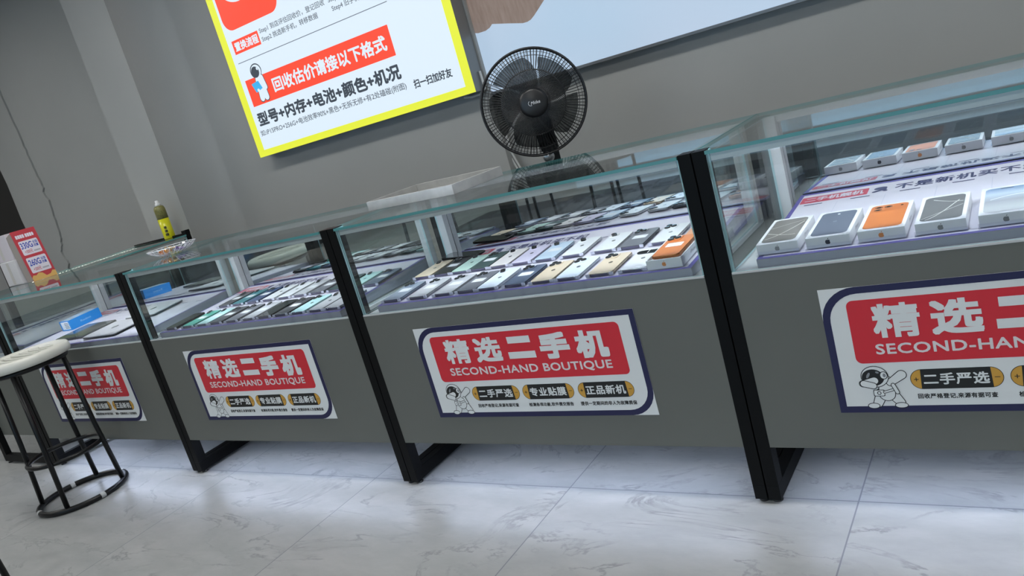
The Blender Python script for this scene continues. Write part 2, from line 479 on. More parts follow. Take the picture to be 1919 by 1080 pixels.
# ------------------------------------------------------------------ display counters
TOPZ, SHELF, PB, DEP, MIR = 0.900, 0.606, 0.158, 0.575, 0.514
PW, PD = 0.031, 0.040
def make_counter(name_label, W):
    """counter standing at the origin, customer side facing -y, spanning x 0..W"""
    t = root('display_counter', name_label, 'display counter', group='glass display counters')
    a, b = 0.0015, W-0.0015
    for x0 in (a, b-PW):
        bm = BM(); box(bm, x0, x0+PW, 0, PD, 0.052, TOPZ+0.0015, bev=0.0015); ob('front_post', bm, BLACK, t)
        bm = BM(); box(bm, x0, x0+PW, DEP-PD, DEP, 0.052, TOPZ-0.010, bev=0.0015); ob('rear_post', bm, BLACK, t)
        bm = BM(); box(bm, x0, x0+PW, 0.0, DEP, 0.012, 0.052, bev=0.0015); ob('floor_bar', bm, BLACK, t)
        for y in (0.022, DEP-0.022):
            bm = BM(); lathe(bm, [(0, 0), (.013, 0), (.013, .004), (.005, .006), (.005, .013), (0, .013)], 16, 0, (x0+PW/2, y, 0)); ob('levelling_foot', bm, BLKPL, t)
    xa, xb = a+PW, b-PW
    bm = BM(); box(bm, xa, xb, 0.001, 0.019, PB, SHELF); ob('front_panel', bm, PANEL, t)
    for x0 in (xa, xb-0.016):
        bm = BM(); box(bm, x0, x0+0.016, 0.019, DEP-PD, PB, SHELF-0.011); ob('side_panel', bm, PANEL, t)
    bm = BM(); box(bm, xa+0.016, xb-0.016, 0.046, DEP-PD, PB, PB+0.016); ob('bottom_panel', bm, PANEL, t)
    bm = BM(); box(bm, xa+0.016, xb-0.016, DEP-PD-0.016, DEP-PD, PB+0.016, SHELF-0.011); ob('rear_door', bm, PANEL, t)
    bm = BM(); box(bm, xa+.001, xb-.001, 0.0192, DEP-PD-.0005, SHELF-0.0105, SHELF); ob('shelf', bm, WHITE, t)
    bm = BM(); box(bm, xa+.001, xb-.001, 0.0005, 0.0125, SHELF+.0001, SHELF+0.0045); ob('sill_strip', bm, ALU, t)
    # glass
    bm = BM(); box(bm, xa+0.001, xb-0.001, 0.003, 0.009, SHELF+.0046, TOPZ-0.008, 0)
    for f in bm.faces:
        f.normal_update()
        if abs(f.normal.y) < .5: f.material_index = 1
    ob('front_glass', bm, [GLASS, EDGEL], t)
    for x0 in (xa+0.001, xb-0.007):
        bm = BM(); box(bm, x0, x0+0.006, 0.010, MIR-0.03, SHELF+.0046, TOPZ-0.008, 0)
        for f in bm.faces:
            f.normal_update()
            if abs(f.normal.x) < .5: f.material_index = 1
        ob('side_glass', bm, [GLASS, EDGEL], t)
    bm = BM()
    prism(bm, [(xa+.001, -.003), (xb-.001, -.003), (xb-.001, PD+.001), (b, PD+.001), (b, DEP), (a, DEP), (a, PD+.001), (xa+.001, PD+.001)], TOPZ-0.008, TOPZ, 0, 1)
    ob('top_glass', bm, [GLASS, EDGE], t)
    bm = BM(); box(bm, xa+0.03, xb-0.03, MIR, MIR+0.005, SHELF, TOPZ-0.012); ob('mirror', bm, MIRROR, t)
    for x0 in (xa+0.001, xb-0.033):
        bm = BM(); box(bm, x0, x0+0.032, MIR-0.028, MIR-0.001, SHELF, TOPZ-0.009, bev=0.001); ob('corner_profile', bm, ALU, t)
    bm = BM(); box(bm, xa+0.008, xb-0.008, 0.010, 0.026, TOPZ-0.026, TOPZ-0.0085, bev=0.001); ob('front_rail', bm, ALU, t)
    bm = BM(); box(bm, xa+0.034, xb-0.034, MIR-0.016, MIR-0.001, TOPZ-0.026, TOPZ-0.0085, bev=0.001); ob('rear_rail', bm, ALU, t)
    bm = BM()
    n = int((W-0.14)/0.024)
    box(bm, xa+0.02, xb-0.02, 0.0262, 0.0268, TOPZ-0.0245, TOPZ-0.0155, 1)
    for i in range(n):
        x = xa+0.03+(xb-xa-0.06)*i/(n-1)
        box(bm, x-0.0028, x+0.0028, 0.0269, 0.0290, TOPZ-0.0225, TOPZ-0.0175, 0)
    ob('led_strip', bm, [DIODE, WHITE], t)
    bm = BM()
    box(bm, xa+0.04, xb-0.04, 0.022, 0.040, PB+0.0062, PB+0.0100, 1)
    box(bm, xa+0.04, xb-0.04, 0.024, 0.038, PB+0.0050, PB+0.0060, 0)
    box(bm, xa+0.0165, xb-0.0165, 0.0195, 0.0455, PB+0.0102, PB+0.0140, 1)
    ob('toe_light', bm, [emis('toe_light_diffuser', (0.66, 0.76, 1.0), TOE), WHITE], t)
    return t
XB = [-3.600, -2.385, -1.170, 0.0326, 1.2376]
names = ['grey glass display counter of tablets behind the white round stool, leftmost of the row',
         'grey glass display counter of phones with the crystal bowl on its top',
         'grey glass display counter of phones in front of the black fan',
         'grey glass display counter holding the boxed phones, rightmost of the row']
counters = [make_counter(n, w_) for n, w_ in zip(names, (1.215, 1.215, 1.2024, 1.205))]
for c, x in zip(counters, XB):
    c.location = (x, 0, 0)
for c, sx in zip(counters, (-3.360, -2.162, -0.949, 0.246)):
    make_sticker(c, sx-c.location.x, 0.2505)
# the counter that closes the corner, turned a quarter: its end frame faces the camera
corner = make_counter('glass display counter turned sideways at the far left, yellow spray can on its top', 1.2085)
corner.location = (-3.612, 0.0, 0); corner.rotation_euler = (0, 0, PI/2)
for ch in list(corner.children):
    if ch.name.startswith(('shop_sticker', 'led_strip')):
        for g in list(ch.children): bpy.data.objects.remove(g)
        bpy.data.objects.remove(ch)
bm = BM()
for i in range(34):
    x = 0.50+.67*i/33
    box(bm, x-0.0040, x+0.0040, 0.548, 0.556, TOPZ-0.0120, TOPZ-0.0084, 0)
box(bm, 0.49, 1.175, 0.547, 0.557, TOPZ-0.0150, TOPZ-0.0122, 1)
ob('led_strip', bm, [DIODEW, WHITE], corner)
bm = BM(); box(bm, 1.178, 1.207, 0.0, DEP, TOPZ+0.001, TOPZ+0.009); ob('end_rail', bm, BLACK, corner)
bm = BM(); box(bm, 1.176, 1.208, -0.002, 0.038, TOPZ+0.001, TOPZ+0.026, bev=0.001); ob('rail_bracket', bm, BLACK, corner)

# ------------------------------------------------------------------ display boards
SLOPE = math.radians(3.54)
BZ, BY0 = 0.6300, 0.016       # top front edge of the board
def on_board(x, y, h=0.0):
    return (x, y, BZ+(y-BY0)*math.tan(SLOPE)+h)
PURPLE = mat('purple_board_edge', (0.115, 0.095, 0.36), 0.4)
BOARD = mat('lavender_board', (0.72, 0.70, 0.80), 0.35)
BRED = mat('red_board_heading', (0.62, 0.07, 0.12), 0.35)
BINK = mat('navy_board_lettering', (0.05, 0.05, 0.14), 0.4)
def make_board(label, x0, w=1.045):
    t = root('display_board', label, 'display board', (x0, BY0, BZ), (SLOPE, 0, 0), group='sloping display boards')
    bm = BM()
    d = 0.490
    pts = [(0, -.022), (d, -.050), (d, 0), (0, 0)]
    A = [bm.verts.new((0, y, z)) for y, z in pts]; B = [bm.verts.new((w, y, z)) for y, z in pts]
    for i in range(4): bm.faces.new((A[i], B[i], B[(i+1) % 4], A[(i+1) % 4]))
    bm.faces.new(A[::-1]); bm.faces.new(B)
    ob('board_body', bm, mat('grey_lavender_base', (0.30, 0.30, 0.36), .45), t)
    bm = BM(); flat(bm, rrect(0, w, 0, d, 0), 0.0004)
    ob('purple_border', bm, PURPLE, t)
    bm = BM(); flat(bm, rrect(.012, w-.012, .010, d-.016, 0), 0.0008)
    ob('printed_face', bm, BOARD, t)
    bm = BM(); flat(bm, rrect(.014, .182, .396, .450, .004), 0.0012, 0); text(bm, '二手机靓机', .025, .172, .406, .441, 0.0016, 1, 0.03)
    ob('red_heading', bm, [BRED, BOARD], t)
    bm = BM(); text(bm, '不是新机买不起', .245, .560, .398, .446, 0.0012, 0, 0.03, 1.12)
    flat(bm, ell(.211, .430, .016, .012), .0012, 0); flat(bm, capsule(.199, .404, .221, .418, .006), .0012, 0); flat(bm, capsule(.225, .404, .215, .418, .005), .0012, 0)
    ob('lettering', bm, BINK, t)
    bm = BM()
    for i in range(9): flat(bm, rrect(.030+.115*i, .076+.115*i, .376, .382, 0), 0.0012, 0)
    ob('price_slots', bm, BINK, t)
    bm = BM()
    for i in range(1, 9): flat(bm, rrect(.1145*i-.0015, .1145*i+.0005, .02, .375, 0), 0.0011, 0)
    ob('column_lines', bm, mat('pale_board_line', (0.62, 0.62, 0.74), .4), t)
    return t
bl = ['sloping lavender display board with red heading under the tablets and blue box', 'sloping lavender display board under the phones beneath the crystal bowl',
      'sloping lavender display board under the phones in the counter before the fan', 'sloping lavender display board under the row of boxed phones']
b0 = make_board(bl[0], XB[0]+.091)
for l, x in zip(bl[1:], XB[1:]):
    c = copy_tree(b0); c['label'] = l; c.location.x = x+.091
c = copy_tree(b0); c['label'] = 'sloping lavender display board inside the counter turned sideways at the far left'
c.location = (-3.612-BY0, .091, BZ); c.rotation_euler = (SLOPE, 0, PI/2)

# ------------------------------------------------------------------ phones on clear stands
def stand_parts(o):
    bm = BM(); box(bm, -.025, .025, -.0009, .0002, .0022, .0088); ob('ticket_slot', bm, mat('dark_ticket_slot', (.075, .065, .13), .35), o)
    bm = BM()
    for a in (-.0400, .0285): box(bm, a, a+.0115, -.0009, .0016, .0021, .0104)
    ob('frosted_end', bm, mat('frosted_acrylic', (.72, .72, .80), .3), o)
def stand_mesh():
    bm = BM()
    box(bm, -.040, .040, 0, .128, 0, .0020)
    box(bm, -.040, .040, -.004, -.001, 0, .0105)
    box(bm, -.040, .040, .110, .113, .0020, .0075)
    return bm
stand0 = None
COLS = dict(gold=(.72, .60, .45), pearl=(.78, .74, .74), black=(.012, .012, .013), mint=(.52, .72, .64), green=(.05, .085, .085), lav=(.66, .62, .78), sky=(.56, .68, .82), white=(.80, .82, .85),
            grey=(.16, .165, .19), slate=(.25, .30, .38), silver=(.50, .51, .54), navy=(.10, .125, .19), ice=(.72, .79, .88), orange=(.70, .22, .06), peach=(.80, .40, .22), teal=(.05, .22, .26), aqua=(.50, .76, .76), graph=(.07, .07, .08), deep=(.03, .06, .16), emerald=(.10, .42, .33))
CN = dict(gold='pale gold', pearl='pearl white', black='black', mint='mint green', green='dark green', lav='lavender', sky='sky blue', white='white', grey='dark grey', slate='blue grey', silver='silver grey', navy='navy blue', ice='icy blue', orange='orange', peach='peach', teal='teal', aqua='pale aqua', graph='charcoal', deep='deep blue', emerald='emerald green')
ORD = ['first', 'second', 'third', 'fourth', 'fifth', 'sixth', 'seventh', 'eighth', 'ninth', 'tenth', 'eleventh', 'twelfth']
LENS = mat('lens_glass', (.01, .01, .012), .08, coat=.5)
PHOTO_LABEL = mat('price_label', (.80, .82, .85), .5)
_ph = {}
def phone_parts(col, style, label):
    """style: tri = round lens cluster on a bump, duo = two lenses, bar = wide dark bar, screen = lying face up"""
    k = (col, style, label)
    if k in _ph: return copy_tree(_ph[k])
    t = bpy.data.objects.new('smartphone', None); COL.objects.link(t)
    W2, Ln = .0365, .150
    bc = COLS[col]
    m = mat('phone_'+col, bc, .30 if style != 'screen' else .06, spec=.6)
    fm = mat('phone_rim_'+col, tuple(.6*c for c in bc), .25, metal=.7)
    bm = BM(); prism(bm, rrect(-W2, W2, 0, Ln, .011, 6), 0, .0080, 0, 1, .0012)
    ob('body', bm, [m, fm], t)
    if style == 'screen':
        bm = BM(); flat(bm, rrect(-W2+.003, W2-.003, .003, Ln-.003, .009), .0082); ob('screen', bm, mat('dark_screen', (.010, .011, .013), .05, coat=1), t)
    elif style == 'bar':
        bm = BM(); prism(bm, rrect(-W2+.003, W2-.003, Ln-.040, Ln-.018, .010), .008, .0105); cb = ob('camera_bar', bm, LENS, t)
        bm = BM(); flat(bm, rrect(-.001, .001, Ln-.040, Ln-.018, 0), .0107); ob('bar_divider', bm, PHOTO_LABEL, cb)
    else:
        bm = BM(); prism(bm, rrect(-W2+.004, -W2+.004+(.036 if style == 'tri' else .026), Ln-.042 if style == 'tri' else Ln-.036, Ln-.005, .009), .008, .0098)
        cb = ob('camera_bump', bm, m, t)
        spots = [(-.024, Ln-.014), (-.024, Ln-.032), (-.007, Ln-.023)] if style == 'tri' else [(-.024, Ln-.013), (-.016, Ln-.027)]
        for x, y in spots:
            bm = BM(); lathe(bm, [(0, .0124), (.0076, .0124), (.0086, .0116), (.0086, .0096)], 18, 0, (x, y, 0)); ob('lens', bm, LENS, cb)
        bm = BM(); flat(bm, ell(-.002 if style == 'tri' else -.010, Ln-.010, .0028, .0028, 12), .0100); ob('flash', bm, PHOTO_LABEL, cb)
    if label:
        bm = BM(); flat(bm, rrect(-.022, .022, .064, .092, .002), .0083); ob('price_label', bm, PHOTO_LABEL, t)
    elif style != 'screen':
        bm = BM(); flat(bm, ell(0, Ln*.52, .006, .007, 14), .0083); ob('emblem', bm, fm, t)
    _ph[k] = t
    return t
def place_phone(x, y, col, style, lab, where, group, n, rz=0.0, stand=True):
    global stand0
    x += (x-.69)*.011
    sx, sy, sz = on_board(x, y, .0012)
    if stand:
        if stand0 is None:
            stand0 = ob('acrylic_stand', stand_mesh(), ACRYL); stand_parts(stand0); s = stand0
        else:
            s = copy_tree(stand0)
        s.location = (sx, sy, sz); s.rotation_euler = (SLOPE, 0, 0)
        tag(s, 'clear stand under %s phone, %s from left %s' % (CN[col], ORD[n], where), 'phone stand', 'clear acrylic phone stands')
    p = phone_parts(col, style, lab)
    px, py, pz = on_board(x, y, .0034)
    p.location = (px, py, pz); p.rotation_euler = (SLOPE, 0, rz)
    face = 'face up' if style == 'screen' else 'face down'
    tag(p, '%s smartphone %s, %s from left %s' % (CN[col], face, ORD[n], where), 'phone', group)
F3, R3 = 'in front row before the fan', 'in back row before the fan'
row = [(-1.010, 'slate', 'tri', 1), (-.904, 'silver', 'tri', 1), (-.803, 'silver', 'tri', 1), (-.716, 'grey', 'tri', 1), (-.640, 'ice', 'duo', 0), (-.548, 'navy', 'tri', 1), (-.457, 'gold', 'tri', 0), (-.376, 'ice', 'tri', 0), (-.278, 'gold', 'tri', 0), (-.184, 'white', 'bar', 0)]
for i, (x, c, s, l) in enumerate(row): place_phone(x, .030, c, s, l, F3, 'phones in the front row before the fan', i)
row = [(-1.034, 'gold', 'duo', 0), (-.952, 'black', 'duo', 1), (-.875, 'mint', 'duo', 0), (-.800, 'green', 'tri', 1), (-.722, 'pearl', 'duo', 0), (-.640, 'lav', 'duo', 0), (-.556, 'sky', 'duo', 1), (-.461, 'white', 'duo', 0), (-.356, 'white', 'duo', 0), (-.272, 'grey', 'tri', 1), (-.179, 'white', 'tri', 0), (-.085, 'peach', 'tri', 0)]
for i, (x, c, s, l) in enumerate(row): place_phone(x, .228, c, s, l, R3, 'phones in the back row before the fan', i)
F2, R2 = 'in front row below the crystal bowl', 'in back row below the crystal bowl'
row = [(-2.200, 'black', 'screen', 0), (-2.089, 'emerald', 'duo', 1), (-1.995, 'aqua', 'duo', 1), (-1.911, 'graph', 'tri', 1), (-1.815, 'grey', 'tri', 1), (-1.716, 'silver', 'duo', 1), (-1.627, 'black', 'screen', 0), (-1.536, 'graph', 'tri', 1), (-1.448, 'aqua', 'tri', 0), (-1.357, 'silver', 'duo', 0), (-1.276, 'silver', 'tri', 0)]
for i, (x, c, s, l) in enumerate(row): place_phone(x, .030, c, s, l, F2, 'phones in the front row below the crystal bowl', i)
row = [(-2.110, 'graph', 'duo', 1), (-2.020, 'teal', 'duo', 1), (-1.925, 'deep', 'tri', 1), (-1.830, 'white', 'duo', 0), (-1.735, 'white', 'duo', 0), (-1.645, 'silver', 'duo', 1), (-1.550, 'grey', 'tri', 1), (-1.455, 'green', 'tri', 0), (-1.365, 'aqua', 'duo', 0), (-1.275, 'navy', 'tri', 1)]
for i, (x, c, s, l) in enumerate(row): place_phone(x, .228, c, s, l, R2, 'phones in the back row below the crystal bowl', i)
p = phone_parts('black', 'screen', 0); p.location = on_board(-.93, .415, .0012); p.rotation_euler = (SLOPE, 0, PI/2)
tag(p, 'black smartphone lying crosswise behind the mint green phone', 'phone')

# ------------------------------------------------------------------ boxed phones
def apple(bm, cx, cy, s, z, mi=0):
    """round fruit silhouette with a bite and a leaf"""
    pts = []
    N = 44
    for i in range(N):
        a = 2*PI*i/N+PI/2
        r = .5*(1+.10*math.cos(2*(a-PI/2))*0)
        x, y = r*math.cos(a)*.95, r*math.sin(a)
        y -= .10*math.exp(-(x/.16)**2)*(1 if y > 0 else -.55)
        bx, by = .60, .07
        d = math.hypot(x-bx, y-by)
        if d < .24:
            k = .24/max(d, 1e-4); x, y = bx+(x-bx)*k, by+(y-by)*k
        pts.append((cx+x*s, cy+y*s))
    flat(bm, pts, z, mi)
    flat(bm, [(cx+s*x, cy+s*y) for x, y in ((.0, .50), (.03, .64), (.12, .74), (.22, .78), (.20, .66), (.12, .55))], z, mi)
CARD = mat('white_box_card', (.80, .81, .83), .35)
def make_box(label, x, y, art, logo_col, open_tray=False, rz=0.0):
    bw, bd, bh = .0930, .1775, .0245
    t = root('phone_box', label, 'phone box', on_board(x, y, .0034), (SLOPE, 0, rz), group='white phone boxes')
    bm = BM()
    if open_tray:
        for a in ((0, bw, 0, .003), (0, bw, bd-.003, bd), (0, .003, .003, bd-.003), (bw-.003, bw, .003, bd-.003)): box(bm, a[0], a[1], a[2], a[3], 0, bh)
        box(bm, .003, bw-.003, .003, bd-.003, 0, .0165)
    else:
        box(bm, 0, bw, 0, bd, 0, bh, bev=.0010)
    ob('box_body', bm, CARD, t)
    lm = mat('box_logo_%d' % int(logo_col[0]*1000), logo_col, .3)
    bm = BM(); apple(bm, bw/2, bh*.47, .0115, .0004); ob('front_logo', bm, lm, t, (0, 0, 0), UPR)
    bm = BM(); apple(bm, bw/2, bh*.47, .0115, .0004); ob('rear_logo', bm, lm, t, (bw, bd, 0), (PI/2, 0, PI))
    bm = BM(); text(bm, 'iPhone', .066, .104, .009, .017, .0004); ob('side_lettering', bm, mat('grey_print', (.30, .30, .32), .4), t, (bw, 0, 0), (PI/2, 0, PI/2))
    if open_tray: return t
    bm = BM()
    X0, X1, Y0, Y1 = .008, bw-.008, .010, bd-.010
    flat(bm, rrect(X0, X1, Y0, Y1, .012, 7), bh+.0004, 0)
    if art == 'streak':
        def ribbon(pp, wd, mi, z):
            for (xa, ya), (xb, yb) in zip(pp, pp[1:]):
                n = Vector((-(yb-ya), xb-xa)).normalized()*wd
                flat(bm, [(xa-n.x, ya-n.y), (xb-n.x, yb-n.y), (xb+n.x, yb+n.y), (xa+n.x, ya+n.y)], z, mi)
        pp = [(X0+.004+(X1-X0-.008)*s, Y0+.022+.105*s**1.6) for s in [i/12 for i in range(13)]]
        ribbon(pp, .0012, 1, bh+.0007)
        pp = [(X0+.003+(X1-X0-.010)*s, Y0+.060-.022*math.sin(s*PI*.55)) for s in [i/12 for i in range(13)]]
        ribbon(pp, .0014, 1, bh+.0008)
        pp = [(X0+.002+(X1-X0-.004)*s, Y0+.095+.045*s) for s in [i/6 for i in range(7)]]
        ribbon(pp, .0007, 1, bh+.0008)
        mats = [mat('box_art_bronze', (.20, .185, .17), .25), mat('box_art_streak', (.62, .58, .52), .3)]
    elif art == 'knot':
        def ribbon(pp, wd, mi, z):
            for (xa, ya), (xb, yb) in zip(pp, pp[1:]):
                n = Vector((-(yb-ya), xb-xa)).normalized()*wd
                flat(bm, [(xa-n.x, ya-n.y), (xb-n.x, yb-n.y), (xb+n.x, yb+n.y), (xa+n.x, ya+n.y)], z, mi)
        pp = [(X0+.016+(X1-X0-.018)*s, Y1-.020-.030*math.sin(s*PI*.5)) for s in [i/10 for i in range(11)]]
        ribbon(pp, .0013, 1, bh+.0007)
        pp = [(X0+.010+.046*s, Y0+.006+.085*s**1.5) for s in [i/10 for i in range(11)]]
        ribbon(pp, .0013, 1, bh+.0008); ribbon([(X0+.056, Y0+.091), (X1-.010, Y1-.040)], .0013, 1, bh+.0009); ribbon([(X0+.002, Y0+.012), (X0+.030, Y0+.040), (X1-.002, Y0+.085)], .0008, 1, bh+.0009)
        mats = [mat('box_art_grey', (.17, .17, .17), .25), mats_streak()]
    elif art == 'plain':
        apple(bm, bw/2, bd*.55, .010, bh+.0007, 1); flat(bm, ell(bw/2, Y1-.018, .003, .003), bh+.0007, 2)
        mats = [mat('box_art_slate', (.15, .17, .22), .25), mat('box_art_slate_dark', (.10, .12, .16), .3), PHOTO_LABEL]
    elif art == 'orange':
        flat(bm, rrect(X0+.003, X1-.003, Y1-.045, Y1-.006, .012), bh+.0006, 1)
        for cx_, cy_ in ((X0+.016, Y1-.017), (X0+.016, Y1-.034), (X0+.036, Y1-.017)):
            flat(bm, ell(cx_, cy_, .0085, .0070), bh+.0008, 2); flat(bm, ell(cx_, cy_, .0045, .0038), bh+.0010, 3)
        flat(bm, ell(X1-.013, Y1-.017, .003, .003), bh+.0008, 3)
        mats = [mat('box_art_orange', (.66, .20, .045), .3), mat('box_art_orange_plate', (.60, .175, .04), .3), mat('box_art_lens_ring', (.30, .14, .08), .2), LENS]
    else:
        flat(bm, rrect(bw/2-.012, bw/2+.012, Y1-.009, Y1-.005, .002), bh+.0007, 1)
        pp = [(X0+.010+(X1-X0-.012)*s, Y0+.080+.020*math.sin(s*PI*.6)) for s in [i/10 for i in range(11)]]
        for (xa, ya), (xb, yb) in zip(pp, pp[1:]): flat(bm, [(xa, ya-.001), (xb, yb-.001), (xb, yb+.001), (xa, ya+.001)], bh+.0007, 2)
        mats = [blue_art(), INK, PHOTO_LABEL]
    ob('lid_picture', bm, mats, t)
    return t
def mats_streak(): return mat('box_art_streak_grey', (.62, .61, .58), .3)
def blue_art():
    if 'blue_art' in MATS: return MATS['blue_art']
    m, nt, N, L = new_mat('blue_art'); b = N['Principled BSDF']; b.inputs['Roughness'].default_value = .25
    tc = N.new('ShaderNodeTexCoord'); sx = N.new('ShaderNodeSeparateXYZ'); L.new(tc.outputs['Object'], sx.inputs[0])
    mr = N.new('ShaderNodeMapRange'); mr.inputs[1].default_value = .01; mr.inputs[2].default_value = .165; L.new(sx.outputs[1], mr.inputs[0])
    cr = N.new('ShaderNodeValToRGB'); e = cr.color_ramp.elements
    e[0].color = (.62, .64, .66, 1); e[1].color = (.22, .32, .48, 1); k = e.new(.45); k.color = (.36, .38, .40, 1); k = e.new(.75); k.color = (.50, .58, .68, 1)
    L.new(mr.outputs[0], cr.inputs[0]); L.new(cr.outputs[0], b.inputs['Base Color'])
    MATS['blue_art'] = m
    return m
GRY = (.30, .30, .31)
BXS = [(.1235, 'streak', GRY, 'white phone box with bronze streaked picture, nearest the black post'), (.233, 'plain', (.02, .02, .03), 'white phone box with plain slate blue phone picture beside the orange one'),
       (.341, 'orange', (.70, .26, .08), 'white phone box with orange phone picture on its lid'), (.452, 'knot', (.25, .25, .25), 'white phone box with grey picture crossed by pale lines'),
       (.566, 'blue', (.22, .22, .22), 'white phone box with silver blue picture at the right edge of photo')]
def plate(x, label):
    bm = BM(); box(bm, -.002, .095, -.002, .150, 0, .0020); box(bm, -.002, .095, -.006, -.003, 0, .011)
    ob('acrylic_stand', bm, ACRYL, None, on_board(x, .034, .0012), (SLOPE, 0, 0), label, 'phone stand', 'clear acrylic phone stands')
for x, a, lc, lb in BXS:
    make_box(lb, x, .035, a, lc, rz=-.012)
    plate(x, 'clear acrylic stand under the box with ' + lb.split(' with ')[1].split(',')[0].split(' at ')[0])
t = make_box('open white phone box tray with the orange phone lying in it', -.150, .026, None, (.70, .26, .08), True)
plate(-.150, 'clear acrylic stand under the open box tray of the orange phone')
p = phone_parts('orange', 'tri', 1); px, py, pz = on_board(-.150+.0465, .037, .0034+.0215); p.location = (px, py, pz); p.rotation_euler = (SLOPE, 0, 0)
tag(p, 'orange smartphone lying in the open white box beside the black post', 'phone')

# ------------------------------------------------------------------ tablets and blue box in the left counter
def make_tablet(label, x, y, w_, l_, col, rz, h=.006, logo=True, rough=.35):
    t = root('tablet', label, 'tablet', on_board(x, y, h), (SLOPE, 0, rz), group='tablets in the left counter')
    bm = BM(); prism(bm, rrect(0, w_, 0, l_, .012, 6), 0, .004, 0, 0, .0008); ob('screen_side', bm, BLKPL, t)
    bm = BM(); prism(bm, rrect(.001, w_-.001, .001, l_-.001, .012, 6), .004, .009, 0, 0, .001); ob('shell', bm, mat('tablet_%s' % label[:6].strip(), col, rough, spec=.6), t)
    if logo:
        bm = BM(); flat(bm, ell(w_/2, l_/2, .016, .018, 18), .0095); ob('emblem', bm, mat('polished_emblem', (.75, .76, .78), .1, metal=.8), t)
    return t
make_tablet('silver tablet lying face down beside the black post, behind the stool', -2.945, .040, .262, .185, (.55, .54, .56), 0.02)
make_tablet('dark glossy tablet between the blue box and the silver tablet', -3.235, .060, .250, .180, (.05, .055, .06), 0.05, logo=False, rough=.06)
make_tablet('white slim tablet lying behind the silver tablet', -2.93, .250, .240, .170, (.68, .68, .72), 0.0)
t = root('blue_box', 'bright blue carton standing on the display board behind the white stool', 'carton', on_board(-3.468, .222, .0012), (SLOPE, 0, 0.0))
bm = BM(); box(bm, 0, .098, 0, .166, 0, .050, bev=.0012); ob('carton_body', bm, mat('blue_card', (.02, .27, .72), .4), t)
bm = BM(); flat(bm, rrect(.014, .088, .006, .046, .001), .0004, 0)
for i in range(4): flat(bm, rrect(.045, .082, .012+.008*i, .015+.008*i, 0), .0008, 1)
ob('white_label', bm, [PHOTO_LABEL, INK], t, (0, 0, 0), UPR)
bm = BM(); text(bm, 'Redmi', .055, .110, .020, .030, .0004); ob('side_lettering', bm, mat('pale_blue_print', (.45, .65, .9), .4), t, (.098, 0, 0), (PI/2, 0, PI/2))
bm = BM(); flat(bm, rrect(.006, .092, .006, .160, .002), .0504); ob('pale_lid', bm, mat('pale_blue_card', (.50, .66, .82), .4), t)

# ------------------------------------------------------------------ light boxes on the wall
LBW, LBZ, LBH, LY = 1.620, 1.2105, 1.26, 1.500
t = root('light_box', 'glowing white price notice light box with a yellow border', 'light box', (-3.128, LY, LBZ))
bm = BM(); box(bm, 0, LBW, .004, .098, 0, LBH); ob('casing', bm, mat('grey_casing', (.22, .23, .23), .4, metal=.3), t)
LW = emis('lit_white', (0.76, 0.89, 1.0), LB_WHITE, (.08, .09, .10))
LYEL = emis('lit_yellow', (0.76, 0.82, 0.050), LB_WHITE)
LRED = emis('lit_red', (1.0, 0.072, 0.035), LB_WHITE)
LINK = emis('lit_dark_ink', (0.045, 0.06, 0.08), LB_WHITE)
LGRY = emis('lit_grey_ink', (0.12, 0.15, 0.19), LB_WHITE, (.03, .03, .03))
LBLU = emis('lit_blue', (0.05, 0.42, 0.80), LB_WHITE)
bm = BM(); flat(bm, rrect(0, LBW, 0, LBH, 0), 0, 0); ob('yellow_border', bm, LYEL, t, (0, .0035, 0), UPR)
bm = BM(); flat(bm, rrect(.055, LBW-.050, .037, LBH-.040, 0), 0, 0); face = ob('white_face', bm, LW, t, (0, .0028, 0), UPR)
bm = BM(); flat(bm, rrect(.075, .545, .712, 1.170, .072, 10), .0004, 0)
flat(bm, ell(.262, .965, .150, .125, 40), .0007, 1); flat(bm, [(.115, .960), (.180, .868), (.262, .845), (.30, .90)], .0008, 1); flat(bm, ell(.268, .975, .115, .100, 36), .0010, 0)
flat(bm, [(.355, .860), (.372, .845), (.420, .930), (.380, .960)], .0009, 1)
ob('red_icon', bm, [LRED, LW], face)
bm = BM(); flat(bm, rrect(.092, .322, .585, .660, 0), .0004, 0); text(bm, '置换流程', .106, .312, .598, .648, .0007, 1, .035); ob('red_tag', bm, [LRED, LW], face)
bm = BM()
text(bm, 'Step1 到店评估回收价，登记回收', .337, .862, .632, .668, .0004, 0, .012)
text(bm, 'Step2 挑选新手机，转移数据', .338, .791, .586, .622, .0004, 0, .012)
text(bm, 'Step3 旧机质检', .890, 1.130, .632, .668, .0004, 0, .012)
text(bm, 'Step4 旧手机回收', .900, 1.165, .586, .622, .0004, 0, .012)
flat(bm, rrect(.088, 1.258, .5335, .5372, 0), .0004, 0)
ob('step_lettering', bm, LGRY, face)
bm = BM(); flat(bm, rrect(.093, 1.2165, .2835, .435, 0), .0004, 0); text(bm, '回收估价请接以下格式', .303, 1.178, .318, .398, .0008, 1, .035); ob('red_banner', bm, [LRED, LW], face)
bm = BM(); text(bm, '型号+内存+电池+颜色+机况', .090, 1.212, .167, .246, .0004, 0, .042); ob('bold_lettering', bm, LINK, face)
bm = BM(); text(bm, '如:iP15PRO+256G+电池效率90%+黑色+无拆无修+有2处磕碰(附图)', .075, 1.222, .108, .148, .0004, 0, .012); ob('small_lettering', bm, LGRY, face)
bm = BM(); text(bm, '扫一扫加好友', 1.271, 1.516, .100, .145, .0004, 0, .03); ob('scan_lettering', bm, LINK, face)
bm = BM()        # small spaceman holding a blue card
z = .0010
